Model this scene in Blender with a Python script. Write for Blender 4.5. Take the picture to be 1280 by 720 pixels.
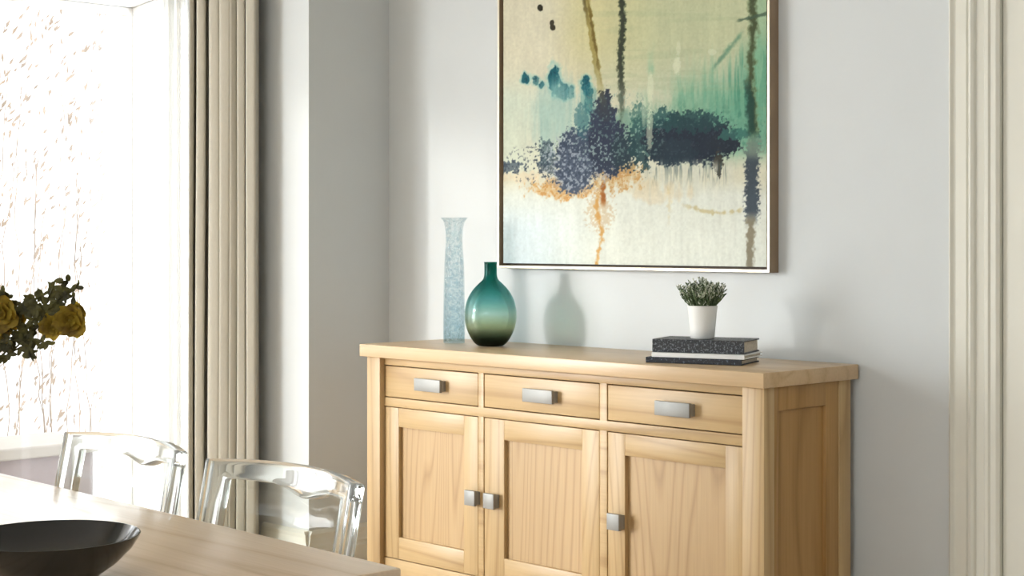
import bpy, bmesh, math, random
import numpy as np
from mathutils import Vector, Matrix, noise
for o in list(bpy.data.objects): bpy.data.objects.remove(o, do_unlink=True)
S = bpy.context.scene; COL = S.collection
rnd = random.Random(7)

# ---------------------------------------------------------------- camera
F = 2034.26; YAW = math.radians(45.775); EYE = 1.181
cam = bpy.data.cameras.new('camera'); co = bpy.data.objects.new('camera', cam); COL.objects.link(co)
cam.sensor_width = 36; cam.lens = F/1280*36; cam.shift_y = -60/1280; cam.clip_start = .02
co.location = (0, 0, EYE); co.rotation_euler = (math.pi/2, 0, YAW); S.camera = co

# ---------------------------------------------------------------- light
S.view_settings.view_transform = 'Standard'; S.view_settings.look = 'None'
S.view_settings.gamma = 1; S.view_settings.use_curve_mapping = False
S.view_settings.exposure = 1.2
W = bpy.data.worlds.new('sky'); S.world = W; W.use_nodes = True
bg = W.node_tree.nodes['Background']; bg.inputs[0].default_value = (.93, .97, 1, 1); bg.inputs[1].default_value = 2.2
SUN = Vector((.6, 1, -.19)).normalized()
sl = bpy.data.lights.new('sun', 'SUN'); sl.energy = .68; sl.angle = math.radians(4); sl.color = (1, .975, .94)
so = bpy.data.objects.new('sun', sl); COL.objects.link(so)
so.rotation_euler = SUN.to_track_quat('-Z', 'Y').to_euler(); so.location = (-8, -6, 4)
def portal(loc, direction, sx, sy):
    l = bpy.data.lights.new('portal', 'AREA'); l.shape = 'RECTANGLE'; l.size = sx; l.size_y = sy
    l.cycles.is_portal = True
    o = bpy.data.objects.new('portal', l); COL.objects.link(o); o.location = loc
    o.rotation_euler = Vector(direction).to_track_quat('-Z', 'Z').to_euler()
def daylight_fill(loc, direction, sx, sy, watts):              # added area lamp that strengthens the skylight at a window opening
    l = bpy.data.lights.new('daylight_fill', 'AREA'); l.shape = 'RECTANGLE'; l.size = sx; l.size_y = sy; l.energy = watts; l.color = (.93, .975, 1)
    o = bpy.data.objects.new('daylight_fill', l); COL.objects.link(o); o.location = loc
    o.rotation_euler = Vector(direction).to_track_quat('-Z', 'Z').to_euler()
daylight_fill((-5.60, .0, 1.08), (1, 0, 0), 3.0, 1.9, 88)
daylight_fill((-.6, -2.95, 1.65), (0, 1, 0), 2.3, 1.0, 20)  # fill lamp for the added window behind the camera
portal((-5.50, 2.42, 1.08), (1, 0, 0), 1.72, 1.95)
portal((-5.50, -.26, 1.08), (1, 0, 0), 2.66, 1.95)
portal((-.6, -2.66, 1.65), (0, 1, 0), 2.4, 1.1)

# ---------------------------------------------------------------- materials
def mat(name):
    m = bpy.data.materials.new(name); m.use_nodes = True
    nt = m.node_tree; return m, nt, nt.nodes['Principled BSDF'], nt.links.new
def N(nt, t, **k):
    n = nt.nodes.new(t)
    for a, v in k.items():
        if a.startswith('i_'):
            key = a[2:]; n.inputs[int(key) if key.isdigit() else key].default_value = v
        else: setattr(n, a, v)
    return n
def ramp(nt, pts, interp='LINEAR'):
    r = nt.nodes.new('ShaderNodeValToRGB'); r.color_ramp.interpolation = interp
    e = r.color_ramp.elements
    while len(e) < len(pts): e.new(.5)
    for k, (p, c) in enumerate(pts): e[k].position = p; e[k].color = (*c, 1) if len(c) == 3 else c
    return r
def coords(nt, scale=(1, 1, 1), rot=(0, 0, 0), kind='Object'):
    t = nt.nodes.new('ShaderNodeTexCoord'); mp = nt.nodes.new('ShaderNodeMapping')
    mp.inputs['Scale'].default_value = scale; mp.inputs['Rotation'].default_value = rot
    nt.links.new(t.outputs[kind], mp.inputs[0]); return mp.outputs[0]
def plain(name, col, rough=.5, metal=0, bump=0, bscale=60, vary=0, vscale=8, spec=.5):
    m, nt, b, L = mat(name)
    b.inputs['Roughness'].default_value = rough; b.inputs['Metallic'].default_value = metal
    b.inputs['Specular IOR Level'].default_value = spec
    n = N(nt, 'ShaderNodeTexNoise', i_Scale=vscale, i_Detail=4.0); L(coords(nt), n.inputs['Vector'])
    r = ramp(nt, [(.3, tuple(c*(1-vary) for c in col)), (.7, tuple(min(1, c*(1+vary)) for c in col))])
    L(n.outputs['Fac'], r.inputs[0]); L(r.outputs[0], b.inputs['Base Color'])
    if bump:
        n2 = N(nt, 'ShaderNodeTexNoise', i_Scale=bscale, i_Detail=5.0); L(coords(nt), n2.inputs['Vector'])
        bp = N(nt, 'ShaderNodeBump', i_Strength=bump, i_Distance=.002); L(n2.outputs['Fac'], bp.inputs['Height'])
        L(bp.outputs[0], b.inputs['Normal'])
    return m
def wood(name, axis, light, mid, dark, rough=.45, freq=1.0, rings=14, contrast=1.0, offset=(0, 0, 0)):
    """oak: contour lines of a stretched noise give cathedral figure, plus fine pores"""
    m, nt, b, L = mat(name)
    long, cross = .42*freq, 5.0*freq
    sc = [cross]*3; sc[axis] = long
    t = nt.nodes.new('ShaderNodeTexCoord'); mp = nt.nodes.new('ShaderNodeMapping')
    mp.inputs['Scale'].default_value = sc; mp.inputs['Location'].default_value = offset
    L(t.outputs['Object'], mp.inputs[0])
    n = N(nt, 'ShaderNodeTexNoise', i_Scale=1.0, i_Detail=1.2, i_Roughness=.4, i_Distortion=.25); L(mp.outputs[0], n.inputs['Vector'])
    mul = N(nt, 'ShaderNodeMath', operation='MULTIPLY'); mul.inputs[1].default_value = rings; L(n.outputs['Fac'], mul.inputs[0])
    fr = N(nt, 'ShaderNodeMath', operation='PINGPONG'); fr.inputs[1].default_value = .5; L(mul.outputs[0], fr.inputs[0])
    r1 = ramp(nt, [(0, dark), (.07+.03*contrast, mid), (.22, light), (.5, light)]); L(fr.outputs[0], r1.inputs[0])
    sc2 = [150.]*3; sc2[axis] = 4.
    mp2 = nt.nodes.new('ShaderNodeMapping'); mp2.inputs['Scale'].default_value = sc2; L(t.outputs['Object'], mp2.inputs[0])
    n2 = N(nt, 'ShaderNodeTexNoise', i_Scale=1.0, i_Detail=3.0); L(mp2.outputs[0], n2.inputs['Vector'])
    r2 = ramp(nt, [(.32, tuple(c*.86 for c in mid)), (.6, light)]); L(n2.outputs['Fac'], r2.inputs[0])
    mx = N(nt, 'ShaderNodeMix', data_type='RGBA'); mx.inputs[0].default_value = .35
    L(r1.outputs[0], mx.inputs[6]); L(r2.outputs[0], mx.inputs[7])
    L(mx.outputs[2], b.inputs['Base Color'])
    b.inputs['Roughness'].default_value = rough
    bp = N(nt, 'ShaderNodeBump', i_Strength=.12, i_Distance=.001); L(n2.outputs['Fac'], bp.inputs['Height']); L(bp.outputs[0], b.inputs['Normal'])
    return m
def pane_mat(name, tint=(1, 1, 1), gloss=.06):
    m, nt, b, L = mat(name); nt.nodes.remove(b)
    tr = N(nt, 'ShaderNodeBsdfTransparent'); tr.inputs[0].default_value = (*tint, 1)
    gl = N(nt, 'ShaderNodeBsdfGlossy'); gl.inputs['Roughness'].default_value = .02
    mx = N(nt, 'ShaderNodeMixShader'); mx.inputs[0].default_value = gloss
    L(tr.outputs[0], mx.inputs[1]); L(gl.outputs[0], mx.inputs[2]); L(mx.outputs[0], nt.nodes['Material Output'].inputs[0])
    return m
def cloth(name, col, trans, rough=.9, alpha=0):
    m, nt, b, L = mat(name)
    w = N(nt, 'ShaderNodeTexNoise', i_Scale=1.0, i_Detail=2.0); L(coords(nt, (500, 500, 60)), w.inputs['Vector'])
    r = ramp(nt, [(.3, tuple(c*.92 for c in col)), (.7, col)]); L(w.outputs['Fac'], r.inputs[0])
    L(r.outputs[0], b.inputs['Base Color']); b.inputs['Roughness'].default_value = rough; b.inputs['Specular IOR Level'].default_value = .1
    t = N(nt, 'ShaderNodeBsdfTranslucent'); t.inputs[0].default_value = (*col, 1)
    mx = N(nt, 'ShaderNodeMixShader'); mx.inputs[0].default_value = trans
    L(b.outputs[0], mx.inputs[1]); L(t.outputs[0], mx.inputs[2]); out = mx
    if alpha:
        tr = N(nt, 'ShaderNodeBsdfTransparent'); m2 = N(nt, 'ShaderNodeMixShader'); m2.inputs[0].default_value = alpha
        L(mx.outputs[0], m2.inputs[1]); L(tr.outputs[0], m2.inputs[2]); out = m2
    L(out.outputs[0], nt.nodes['Material Output'].inputs[0]); return m

M = {}
M['wall'] = plain('wall_paint', (.62, .645, .645), .75, bump=.08, bscale=140, vary=.008, spec=.25)
M['trim'] = plain('trim_paint', (.70, .685, .60), .42, vary=.008)
M['white'] = plain('white_paint', (.84, .84, .83), .5, vary=.01)
M['ceiling'] = plain('ceiling_paint', (.85, .85, .84), .8, vary=.01)
LT, MD, DK = (.54, .378, .188), (.475, .316, .146), (.37, .23, .095)
M['oakV'] = wood('oak_vertical', 2, LT, MD, DK, .42)
M['oakV2'] = wood('oak_panel', 2, (.50, .335, .16), (.445, .285, .125), (.345, .205, .08), .42, freq=.8, rings=30, offset=(3.3, 1, .4))
M['oakH'] = wood('oak_horizontal', 0, LT, MD, DK, .40, rings=10)
M['oakT'] = wood('oak_worktop', 0, (.60, .43, .25), (.55, .38, .21), (.47, .31, .16), .32, rings=9)
M['oakShade'] = wood('oak_side_shaded', 2, (.44, .255, .09), (.38, .21, .065), (.29, .15, .04), .45, rings=12, offset=(1, 7, 2))  # same oak darkened, shade of the end panels put into the colour
M['table'] = wood('table_oak', 0, (.78, .60, .42), (.73, .55, .375), (.63, .46, .30), .2, rings=12)
M['dark'] = plain('gap_dark', (.05, .035, .02), .9)
M['nickel'] = plain('brushed_nickel', (.30, .30, .285), .5, metal=.3, vary=.03)
M['floor'] = wood('floor_oak', 0, (.60, .43, .26), (.50, .35, .20), (.38, .25, .13), .4, rings=8)
M['pane'] = pane_mat('window_glass')
M['curtain'] = cloth('linen_curtain', (.52, .485, .405), .04)
M['sheer'] = cloth('sheer_voile', (.92, .92, .90), .6, alpha=.45)

# ---------------------------------------------------------------- mesh helpers
def newbm(): return bmesh.new()
def box(bm, x0, x1, y0, y1, z0, z1, bev=0, seg=2):
    vs = [bm.verts.new((x, y, z)) for x in (x0, x1) for y in (y0, y1) for z in (z0, z1)]
    fs = [bm.faces.new([vs[i] for i in q]) for q in ((0, 1, 3, 2), (4, 6, 7, 5), (0, 4, 5, 1), (2, 3, 7, 6), (0, 2, 6, 4), (1, 5, 7, 3))]
    if bev:
        es = list({e for f in fs for e in f.edges})
        bmesh.ops.bevel(bm, geom=es, offset=bev, segments=seg, affect='EDGES', profile=.5)
    return bm
def prism(bm, pts, z0, z1):
    """vertical prism over plan outline"""
    a = [bm.verts.new((x, y, z0)) for x, y in pts]; b = [bm.verts.new((x, y, z1)) for x, y in pts]
    n = len(pts); bm.faces.new(a[::-1]); bm.faces.new(b)
    for i in range(n): bm.faces.new((a[i], a[(i+1) % n], b[(i+1) % n], b[i]))
    return bm
def lathe(bm, prof, seg=64, cx=0, cy=0, z0=0, wob=None):
    rings = []
    for r, z in prof:
        if r < 1e-6: rings.append([bm.verts.new((cx, cy, z0+z))]); continue
        rings.append([bm.verts.new((cx+r*math.cos(2*math.pi*k/seg), cy+r*math.sin(2*math.pi*k/seg), z0+z)) for k in range(seg)])
    for a, b in zip(rings, rings[1:]):
        for k in range(seg):
            j = (k+1) % seg
            if len(a) == 1 and len(b) == 1: continue
            if len(a) == 1: bm.faces.new((a[0], b[j], b[k]))
            elif len(b) == 1: bm.faces.new((a[k], a[j], b[0]))
            else: bm.faces.new((a[k], a[j], b[j], b[k]))
    return bm
def tube(bm, pts, radii, seg=6):
    pts = [Vector(p) for p in pts]; prev = None; up = Vector((.3, .2, .93))
    if not hasattr(radii, '__len__'): radii = [radii]*len(pts)
    for i, p in enumerate(pts):
        d = (pts[min(i+1, len(pts)-1)]-pts[max(i-1, 0)]).normalized()
        u = d.cross(up if abs(d.dot(up)) < .95 else Vector((1, 0, 0))).normalized(); v = d.cross(u)
        ring = [bm.verts.new(p+radii[i]*(math.cos(2*math.pi*k/seg)*u+math.sin(2*math.pi*k/seg)*v)) for k in range(seg)]
        if prev:
            for k in range(seg): bm.faces.new((prev[k], prev[(k+1) % seg], ring[(k+1) % seg], ring[k]))
        else: bm.faces.new(ring[::-1])
        prev = ring
    bm.faces.new(prev); return bm
WM = {}
def empty(name, loc, rz=0, **tags):
    o = bpy.data.objects.new(name, None); COL.objects.link(o); o.location = loc; o.rotation_euler = (0, 0, rz)
    o.empty_display_size = .05
    WM[o.name] = Matrix.Translation(loc) @ Matrix.Rotation(rz, 4, 'Z'); tag(o, **tags); return o
def tag(o, label=None, category=None, group=None, kind=None):
    for k, v in (('label', label), ('category', category), ('group', group), ('kind', kind)):
        if v: o[k] = v
    return o
def obj(name, bm, material, parent=None, smooth=False, **tags):
    """bm holds world coordinates; stored relative to the parent"""
    if parent is not None: bm.transform(WM[parent.name].inverted())
    bmesh.ops.recalc_face_normals(bm, faces=bm.faces)
    me = bpy.data.meshes.new(name); bm.to_mesh(me); bm.free()
    me.materials.append(material)
    if smooth:
        me.polygons.foreach_set('use_smooth', [True]*len(me.polygons))
        if smooth is not True:
            me.set_sharp_from_angle(angle=math.radians(smooth))
    o = bpy.data.objects.new(name, me); COL.objects.link(o)
    if parent is not None: o.parent = parent; WM[o.name] = WM[parent.name]
    else: WM[o.name] = Matrix.Identity(4)
    return tag(o, **tags)
def struct(name, bm, material, parent=None, smooth=False, label=None):
    return obj(name, bm, material, parent, smooth, kind=None if parent else 'structure', label=label)
def copy_thing(src, loc, rz=0, **tags):
    def rec(o, par):
        c = o.copy(); COL.objects.link(c)
        if par is not None: c.parent = par
        for ch in [x for x in bpy.data.objects if x.parent == o and x != c]: rec(ch, c)
        return c
    c = rec(src, None); c.location = loc; c.rotation_euler = (0, 0, rz); tag(c, **tags); return c

# ---------------------------------------------------------------- room shell
BW = 3.475                      # back wall
LX = -4.156                     # left (window) wall
RV = 3.144                      # reveal of the bay
BX = -5.456; BY = 3.30          # outer corner of the bay
CH = 2.75; HD = 2.06
struct('floor', box(newbm(), BX-.05, 1.75, -2.7, BW+.2, -.1, 0), M['floor'])
struct('ceiling', box(newbm(), LX-.2, 1.75, -2.7, BW+.2, CH, CH+.1), M['ceiling'])
b = newbm()                                                        # back wall with a doorway at the right
box(b, LX-.2, -1.985, BW, BW+.2, 0, CH); box(b, -1.985, -1.08, BW, BW+.2, 2.1, CH); box(b, -1.08, 1.75, BW, BW+.2, 0, CH)
struct('wall_back', b, M['wall'])
b = newbm()                                                        # pier, reveal, lintel, rest of the left wall
box(b, LX-.2, LX, RV, BW, 0, CH)
box(b, -4.80, LX-.2, RV, BW, 0, HD)
box(b, LX-.2, LX, -1.60, RV, HD, CH)
box(b, LX-.2, LX, -2.7, -1.60, 0, CH)
struct('wall_left', b, M['wall'])
b = newbm(); box(b, BX-.1, BX+.06, 1.20, 1.56, 0, HD); box(b, BX-.1, LX-.2, -1.8, -1.60, 0, HD)  # first box is an unseen pier added to keep sun off the reveal
struct('wall_bay_sunblock', b, M['wall'])
b = newbm(); prism(b, [(BX-.12, BY+.1), (BX-.12, -1.8), (LX-.2, -1.8), (LX-.2, BW+.05)], HD, HD+.12)
struct('ceiling_bay', b, M['ceiling'])
struct('wall_right', box(newbm(), 1.75, 1.95, -2.7, BW+.2, 0, CH), M['wall'])
b = newbm()
box(b, LX-.2, -1.8, -2.9, -2.7, 0, CH); box(b, .6, 1.95, -2.9, -2.7, 0, CH); box(b, -1.8, .6, -2.9, -2.7, 0, 1.1); box(b, -1.8, .6, -2.9, -2.7, 2.2, CH)
struct('wall_front', b, M['wall'])

# baseboards: tall, with a stepped cap
def skirt(name, p0, p1, nrm):
    """profile swept between two floor points; nrm points into the room"""
    prof = [(0, 0), (.020, 0), (.020, .190), (.016, .196), (.016, .206), (.013, .214), (.009, .232), (.009, .244), (.004, .252), (0, .256)]
    b = newbm(); A = [b.verts.new((p0[0]+nrm[0]*d, p0[1]+nrm[1]*d, z)) for d, z in prof]; B = [b.verts.new((p1[0]+nrm[0]*d, p1[1]+nrm[1]*d, z)) for d, z in prof]
    n = len(prof)
    for i in range(n-1): b.faces.new((A[i], A[i+1], B[i+1], B[i]))
    b.faces.new(A); b.faces.new(B[::-1])
    struct(name, b, M['trim'])
skirt('baseboard_back', (LX, BW), (-2.055, BW), (0, -1))
skirt('baseboard_left', (LX, RV-.020), (LX, BW), (1, 0))
skirt('baseboard_reveal', (-4.40, RV), (LX+.020, RV), (0, -1))

# door casing on the right, jamb and leaf
b = newbm()
prof = [(-2.057, 0), (-2.057, .018), (-2.050, .024), (-2.044, .018), (-2.040, .016), (-2.012, .016), (-2.008, .012), (-2.003, .016), (-1.998, .030), (-1.990, .034), (-1.984, .030),
        (-1.981, .024), (-1.962, .022), (-1.958, .025), (-1.950, .025), (-1.946, .021), (-1.932, .021), (-1.925, .016), (-1.925, 0)]
A = [b.verts.new((x, BW-d, 0)) for x, d in prof]; B2 = [b.verts.new((x, BW-d, 2.2)) for x, d in prof]
for i in range(len(prof)-1): b.faces.new((A[i], B2[i], B2[i+1], A[i+1]))
b.faces.new(A[::-1]); b.faces.new(B2)
box(b, -1.925, -1.10, BW-.022, BW, 2.09, 2.2, .004); box(b, -1.14, -1.01, BW-.022, BW, 0, 2.2, .004)
struct('trim_1', b, M['trim'])
b = newbm(); box(b, -1.985, -1.925, BW+.04, BW+.2, 0, 2.1); box(b, -1.14, -1.08, BW+.04, BW+.2, 0, 2.1); box(b, -1.925, -1.14, BW+.04, BW+.2, 2.04, 2.1)
struct('trim_2', b, M['trim'])
d = struct('door_1', box(newbm(), -1.9235, -1.142, BW-.004, BW+.036, .006, 2.088, .002), M['trim'])
b = newbm()
for z0, z1 in ((.2, .9), (1.05, 1.88)):
    for x0, x1 in ((-1.80, -1.58), (-1.48, -1.26)):
        box(b, x0, x1, BW-.010, BW-.003, z0, z1, .003)
obj('panel', b, M['trim'], d)
b = newbm(); tube(b, [(-1.21, BW-.003, 1), (-1.21, BW-.05, 1)], .009, 12); tube(b, [(-1.21, BW-.05, 1), (-1.32, BW-.05, 1)], .008, 12)
obj('handle', b, M['nickel'], d, True)

# windows of the bay
def window(n, p0, p1, mullions=(), fw=.026):
    p0 = Vector((*p0, 0)); p1 = Vector((*p1, 0)); L = (p1-p0).length; ang = math.atan2(p1.y-p0.y, p1.x-p0.x)
    e = empty('window_%d' % n, p0, ang, kind='structure'); T = WM[e.name]
    b = newbm()
    for a in (0, L-fw, *mullions): box(b, a, a+fw, -.03, .03, .06, HD-.001, .003)
    box(b, fw, L-fw, -.03, .03, HD-fw-.001, HD-.001, .003); box(b, fw, L-fw, -.03, .03, .06, .11, .003); box(b, 0, L, -.05, .05, .001, .06, .003)
    b.transform(T); obj('window_frame', b, M['white'], e)
    b = newbm(); box(b, fw*.6, L-fw*.6, -.004, .004, .10, HD-.02); b.transform(T); obj('glass', b, M['pane'], e)
window(1, (BX+.012, 1.565), (BX+.012, BY-.02))
window(2, (-4.805, RV+.01), (BX+.03, BY))
window(3, (BX, -1.595), (BX, 1.195), (.92, 1.84))
e = empty('window_4', (-1.795, -2.8, 1.105), 0, kind='structure')  # unseen window added behind the camera to let in fill light
b = newbm()
for x in (-1.795, -.63, .555): box(b, x, x+.04, -2.83, -2.77, 1.105, 2.195, .003)
box(b, -1.755, .555, -2.83, -2.77, 1.105, 1.15, .003); box(b, -1.755, .555, -2.83, -2.77, 2.15, 2.195, .003)
obj('window_frame', b, M['white'], e)
obj('glass', box(newbm(), -1.76, .56, -2.804, -2.796, 1.14, 2.16), M['pane'], e)

# ---------------------------------------------------------------- outdoors
M['render'] = plain('white_render', (.86, .86, .85), .9, bump=.3, bscale=30, vary=.03)
M['pink'] = plain('pink_stone', (.17, .135, .13), .85, bump=.3, bscale=20, vary=.08)
M['coping'] = plain('cream_stone', (.23, .205, .175), .85, vary=.06)
M['paving'] = plain('pale_paving', (.72, .70, .67), .9, vary=.05)
struct('floor_terrace', box(newbm(), -20, BX-.12, -10, 14, -.25, -.08), M['paving'])
struct('wall_garden', box(newbm(), -8.25, -8.0, -3, 4.63, -.08, 5.2), M['render'])
w = struct('wall_terrace', box(newbm(), -6.7, -6.32, -1, 3.62, -.08, .265, .004), M['pink'])
obj('coping', box(newbm(), -6.72, -6.29, -1.02, 3.635, .265, .315, .008), M['coping'], w)
b = newbm()
r2 = random.Random(3)
def leaf(bm, p, d, w, l):
    d = Vector(d).normalized(); s = d.cross(Vector((1, .2, .1))).normalized(); n = d.cross(s)
    q = [p, p+d*l*.4+s*w*.5+n*w*.15, p+d*l, p+d*l*.4-s*w*.5+n*w*.15]
    vs = [bm.verts.new(v) for v in q]; vs2 = [bm.verts.new(v+n*.001) for v in q]
    bm.faces.new(vs); bm.faces.new(vs2[::-1])
    for i in range(4): bm.faces.new((vs[i], vs2[i], vs2[(i+1) % 4], vs[(i+1) % 4]))
for s in range(15):
    y = 3.85+s*.052+r2.uniform(-.04, .04); z = -.05; pts = []
    if y > 4.58: y = 4.5
    ph = r2.uniform(0, 6); top = r2.uniform(2.2, 3.6); slope = r2.uniform(-.02, .10)
    while z < top:
        yy = y+.035*math.sin(z*3+ph)+slope*z*.5+r2.uniform(-.012, .012)
        pts.append(Vector((-7.975+r2.uniform(-.01, .01), min(yy, 4.60), z))); z += .10
    tube(b, pts, [.0035*(1-.5*i/len(pts)) for i in range(len(pts))], 5)
    for p in pts:
        for k in range(r2.choice((0, 1, 1, 2, 3))):
            q = p+Vector((.02+r2.uniform(0, .05), r2.uniform(-.07, .07), r2.uniform(-.06, .06)))
            if q.y > 4.6: q.y = 4.58
            leaf(b, q, (r2.uniform(-.05, .2), r2.uniform(-.2, .9), r2.uniform(.5, 1.2)), r2.uniform(.010, .020), r2.uniform(.03, .075))
M['vine'] = plain('vine_leaves', (.20, .145, .10), .8, vary=.3)
obj('climbing_vine', b, M['vine'], label='faint brown climbing vine trained up the white garden wall outside the window', category='vine', kind='stuff')

# ---------------------------------------------------------------- curtain, sheer
e = empty('curtain', (-4.50, 3.05, .0), label='long beige linen curtain hanging in pleats beside the bright window', category='curtain')
def drape(bm, xs, xe, yf, cuts, depth, lean, gap, z0, z1, seed, nz=26):
    """pleated cloth: broad rounded pleats towards the room, deep narrow valleys between; cuts are the valley positions 0..1"""
    r = random.Random(seed); nf = len(cuts)-1; V = []
    ph = [r.uniform(0, 6) for _ in range(nf+1)]; gp = [r.uniform(.6, 1.5) for _ in range(nf+1)]; bl = [r.uniform(.7, 1.3) for _ in range(nf)]
    for j in range(nz+1):
        t = j/nz; z = z0+(z1-z0)*t; P = []
        c = [xs+(xe-xs)*(cuts[k]+(.012*math.sin(2.6*t+ph[k])+.006*math.sin(6*t+ph[k]*2) if 0 < k < nf else 0)) for k in range(nf+1)]
        for k in range(nf):
            g0, g1 = gap*gp[k]/2, gap*gp[k+1]/2; a, b_ = c[k], c[k+1]
            P += [(a-lean, yf+depth), (a-lean*.9+g0*.6, yf+depth*.93), (a-lean*.5+g0, yf+depth*.55), (a-lean*.12+g0, yf+depth*.16)]
            for i in range(9):
                q = i/8; P.append((a+g0+(b_-a-g0-g1)*q, yf-.011*bl[k]*math.sin(math.pi*q)**.8-.003*math.sin(2*math.pi*q+ph[k])))
            P += [(b_-lean*.12-g1, yf+depth*.16), (b_-lean*.5-g1, yf+depth*.55), (b_-lean*.9-g1*.6, yf+depth*.93)]
        P.append((c[nf]-lean, yf+depth))
        V.append([bm.verts.new((x, y, z)) for x, y in P])
    for j in range(nz):
        for i in range(len(V[0])-1): bm.faces.new((V[j][i], V[j][i+1], V[j+1][i+1], V[j+1][i]))
    return bm
def solid(o, th):
    m = o.modifiers.new('thickness', 'SOLIDIFY'); m.thickness = th; m.offset = 0
o = obj('curtain_fabric', drape(newbm(), -4.715, -4.322, 3.064, [0, .07, .25, .45, .62, .70, .83, 1], .046, .058, .019, .015, 2.035, 5), M['curtain'], e, True); solid(o, .003)
o = obj('sheer_voile', drape(newbm(), -4.90, -4.79, 3.08, [0, .3, .6, 1], .025, .010, .03, .015, 2.035, 9), M['sheer'], label='white translucent voile curtain between the window and the beige curtain', category='curtain', smooth=True); solid(o, .001)
b = newbm(); box(b, -5.25, -4.22, 3.06, 3.11, 2.036, HD, .003)
obj('curtain_track', b, M['white'], label='slim white curtain track under the bay ceiling above the curtains', category='curtain track')

# ---------------------------------------------------------------- sideboard
SB = empty('sideboard', (-3.063, 3.28, 0), label='light oak sideboard with three drawers above three panelled doors', category='sideboard')
FY = 3.090; XL, XR = -3.798, -2.326; BK = 3.447
obj('worktop', box(newbm(), -3.812, -2.314, 3.072, 3.464, .833, .870, .0025), M['oakT'], SB, 40)
for x0, x1 in ((XL, -3.738), (-2.391, XR)):
    obj('leg', box(newbm(), x0, x1, FY, FY+.037+.004, 0, .8325, .002), M['oakV'], SB, 40)
    obj('leg', box(newbm(), x0, x1, BK-.05, BK, 0, .8325, .002), M['oakV'], SB, 40)
RY = FY+.016                                                      # rails and fronts stand back from the posts
b = newbm()
box(b, -3.738, -2.391, RY, RY+.02, .810, .8325, .001); box(b, -3.738, -2.391, RY, RY+.02, .688, .714, .001); box(b, -3.738, -2.391, RY, RY+.02, .175, .238, .001)
for x in (-3.327, -2.866): box(b, x, x+(.022 if x < -3 else .026), RY+.0004, RY+.02, .1755, .832, .001)
obj('face_frame', b, M['oakH'], SB, 40)
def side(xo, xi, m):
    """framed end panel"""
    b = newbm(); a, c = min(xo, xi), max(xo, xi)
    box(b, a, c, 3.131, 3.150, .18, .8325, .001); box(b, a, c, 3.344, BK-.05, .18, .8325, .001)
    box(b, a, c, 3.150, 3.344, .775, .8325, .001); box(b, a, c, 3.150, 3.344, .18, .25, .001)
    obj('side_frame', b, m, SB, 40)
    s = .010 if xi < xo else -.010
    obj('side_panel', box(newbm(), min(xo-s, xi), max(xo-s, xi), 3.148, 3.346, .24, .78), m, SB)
side(XR-.003, XR-.022, M['oakShade']); side(XL+.003, XL+.022, M['oakShade'])
b = newbm(); box(b, XL+.022, XR-.022, 3.1305, BK-.01, .18, .195); box(b, XL+.022, XR-.022, BK-.012, BK-.004, .18, .83); box(b, XL+.022, XR-.022, 3.1305, 3.134, .195, .8325)
obj('carcass', b, M['dark'], SB)
doors = [(-3.7345, -3.3295), (-3.3025, -2.8685), (-2.8375, -2.3945)]
inset = [(-3.672, -3.388), (-3.224, -2.930), (-2.779, -2.455)]
knob = [-3.352, -3.275, -2.812]
def pull(bm, cx, cz, w, h, y):
    box(bm, cx-w/2, cx+w/2, y-.024, y-.014, cz-h/2, cz+h/2, .0015)
    box(bm, cx-w/2+.004, cx+w/2-.0005, y-.0145, y, cz-h/2+.003, cz+h/2-.003, .001)
for i, ((x0, x1), (p0, p1), kx) in enumerate(zip(doors, inset, knob)):
    y0 = RY+.0015
    dr = obj('drawer', box(newbm(), x0, x1, y0, y0+.020, .7165, .8070, .0015), M['oakH'], SB, 40)
    hb = newbm(); pull(hb, (x0+x1)/2+.012, .7630, .112, .036, y0)
    obj('handle', hb, M['nickel'], dr, 40, label='brushed nickel bar handle')
    z0, z1, q0, q1 = .2405, .6855, .304, .630
    b = newbm()
    box(b, x0, p0, y0, y0+.020, z0, z1, .0012); box(b, p1, x1, y0, y0+.020, z0, z1, .0012); b.faces.ensure_lookup_table(); nf = len(b.faces)
    box(b, p0, p1, y0+.0003, y0+.020, z0, q0, .0008); box(b, p0, p1, y0+.0003, y0+.020, q1, z1, .0008)
    do = obj('door', b, M['oakV'], SB, 40); do.data.materials.append(M['oakH'])
    for f in do.data.polygons[nf:]: f.material_index = 1
    obj('door_panel', box(newbm(), p0-.004, p1+.004, y0+.012, y0+.019, q0-.004, q1+.004), M['oakV2'], do)
    kb = newbm(); pull(kb, kx+.012, .460, .042, .042, y0); obj('knob', kb, M['nickel'], do, 40, label='square brushed nickel knob')

# ---------------------------------------------------------------- painting
FXL, FXR, FZ0, FZ1 = -3.594, -2.568, 1.0955, 2.24
PE = empty('framed_painting', (-3.12, BW, 1.1), label='large abstract teal, navy and cream canvas in a thin champagne floating frame above the sideboard', category='painting')
M['champ'] = plain('champagne_metal', (.62, .55, .43), .32, metal=.7, vary=.03)
M['linerm'] = plain('frame_liner', (.06, .038, .02), .6, vary=.1)
M['bronze_shade'] = plain('bronze_wood_shaded', (.26, .18, .11), .5, vary=.1)  # brown frame body, darkened in colour since its side gets less light
def rim(y0, y1, w, ins=0):
    b = newbm(); x0, x1, z0, z1 = FXL+ins, FXR-ins, FZ0+ins, FZ1-ins
    box(b, x0, x0+w, y0, y1, z0, z1, .0006); box(b, x1-w, x1, y0, y1, z0, z1, .0006)
    box(b, x0+w, x1-w, y0, y1, z0, z0+w, .0006); box(b, x0+w, x1-w, y0, y1, z1-w, z1, .0006); return b
ft = .009; y1 = BW-.001
obj('frame', rim(BW-.0375, y1, ft), M['bronze_shade'], PE)
obj('frame_face', rim(BW-.040, BW-.0376, .0075, .0005), M['champ'], PE, label='champagne metal front edge of the frame')
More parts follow.
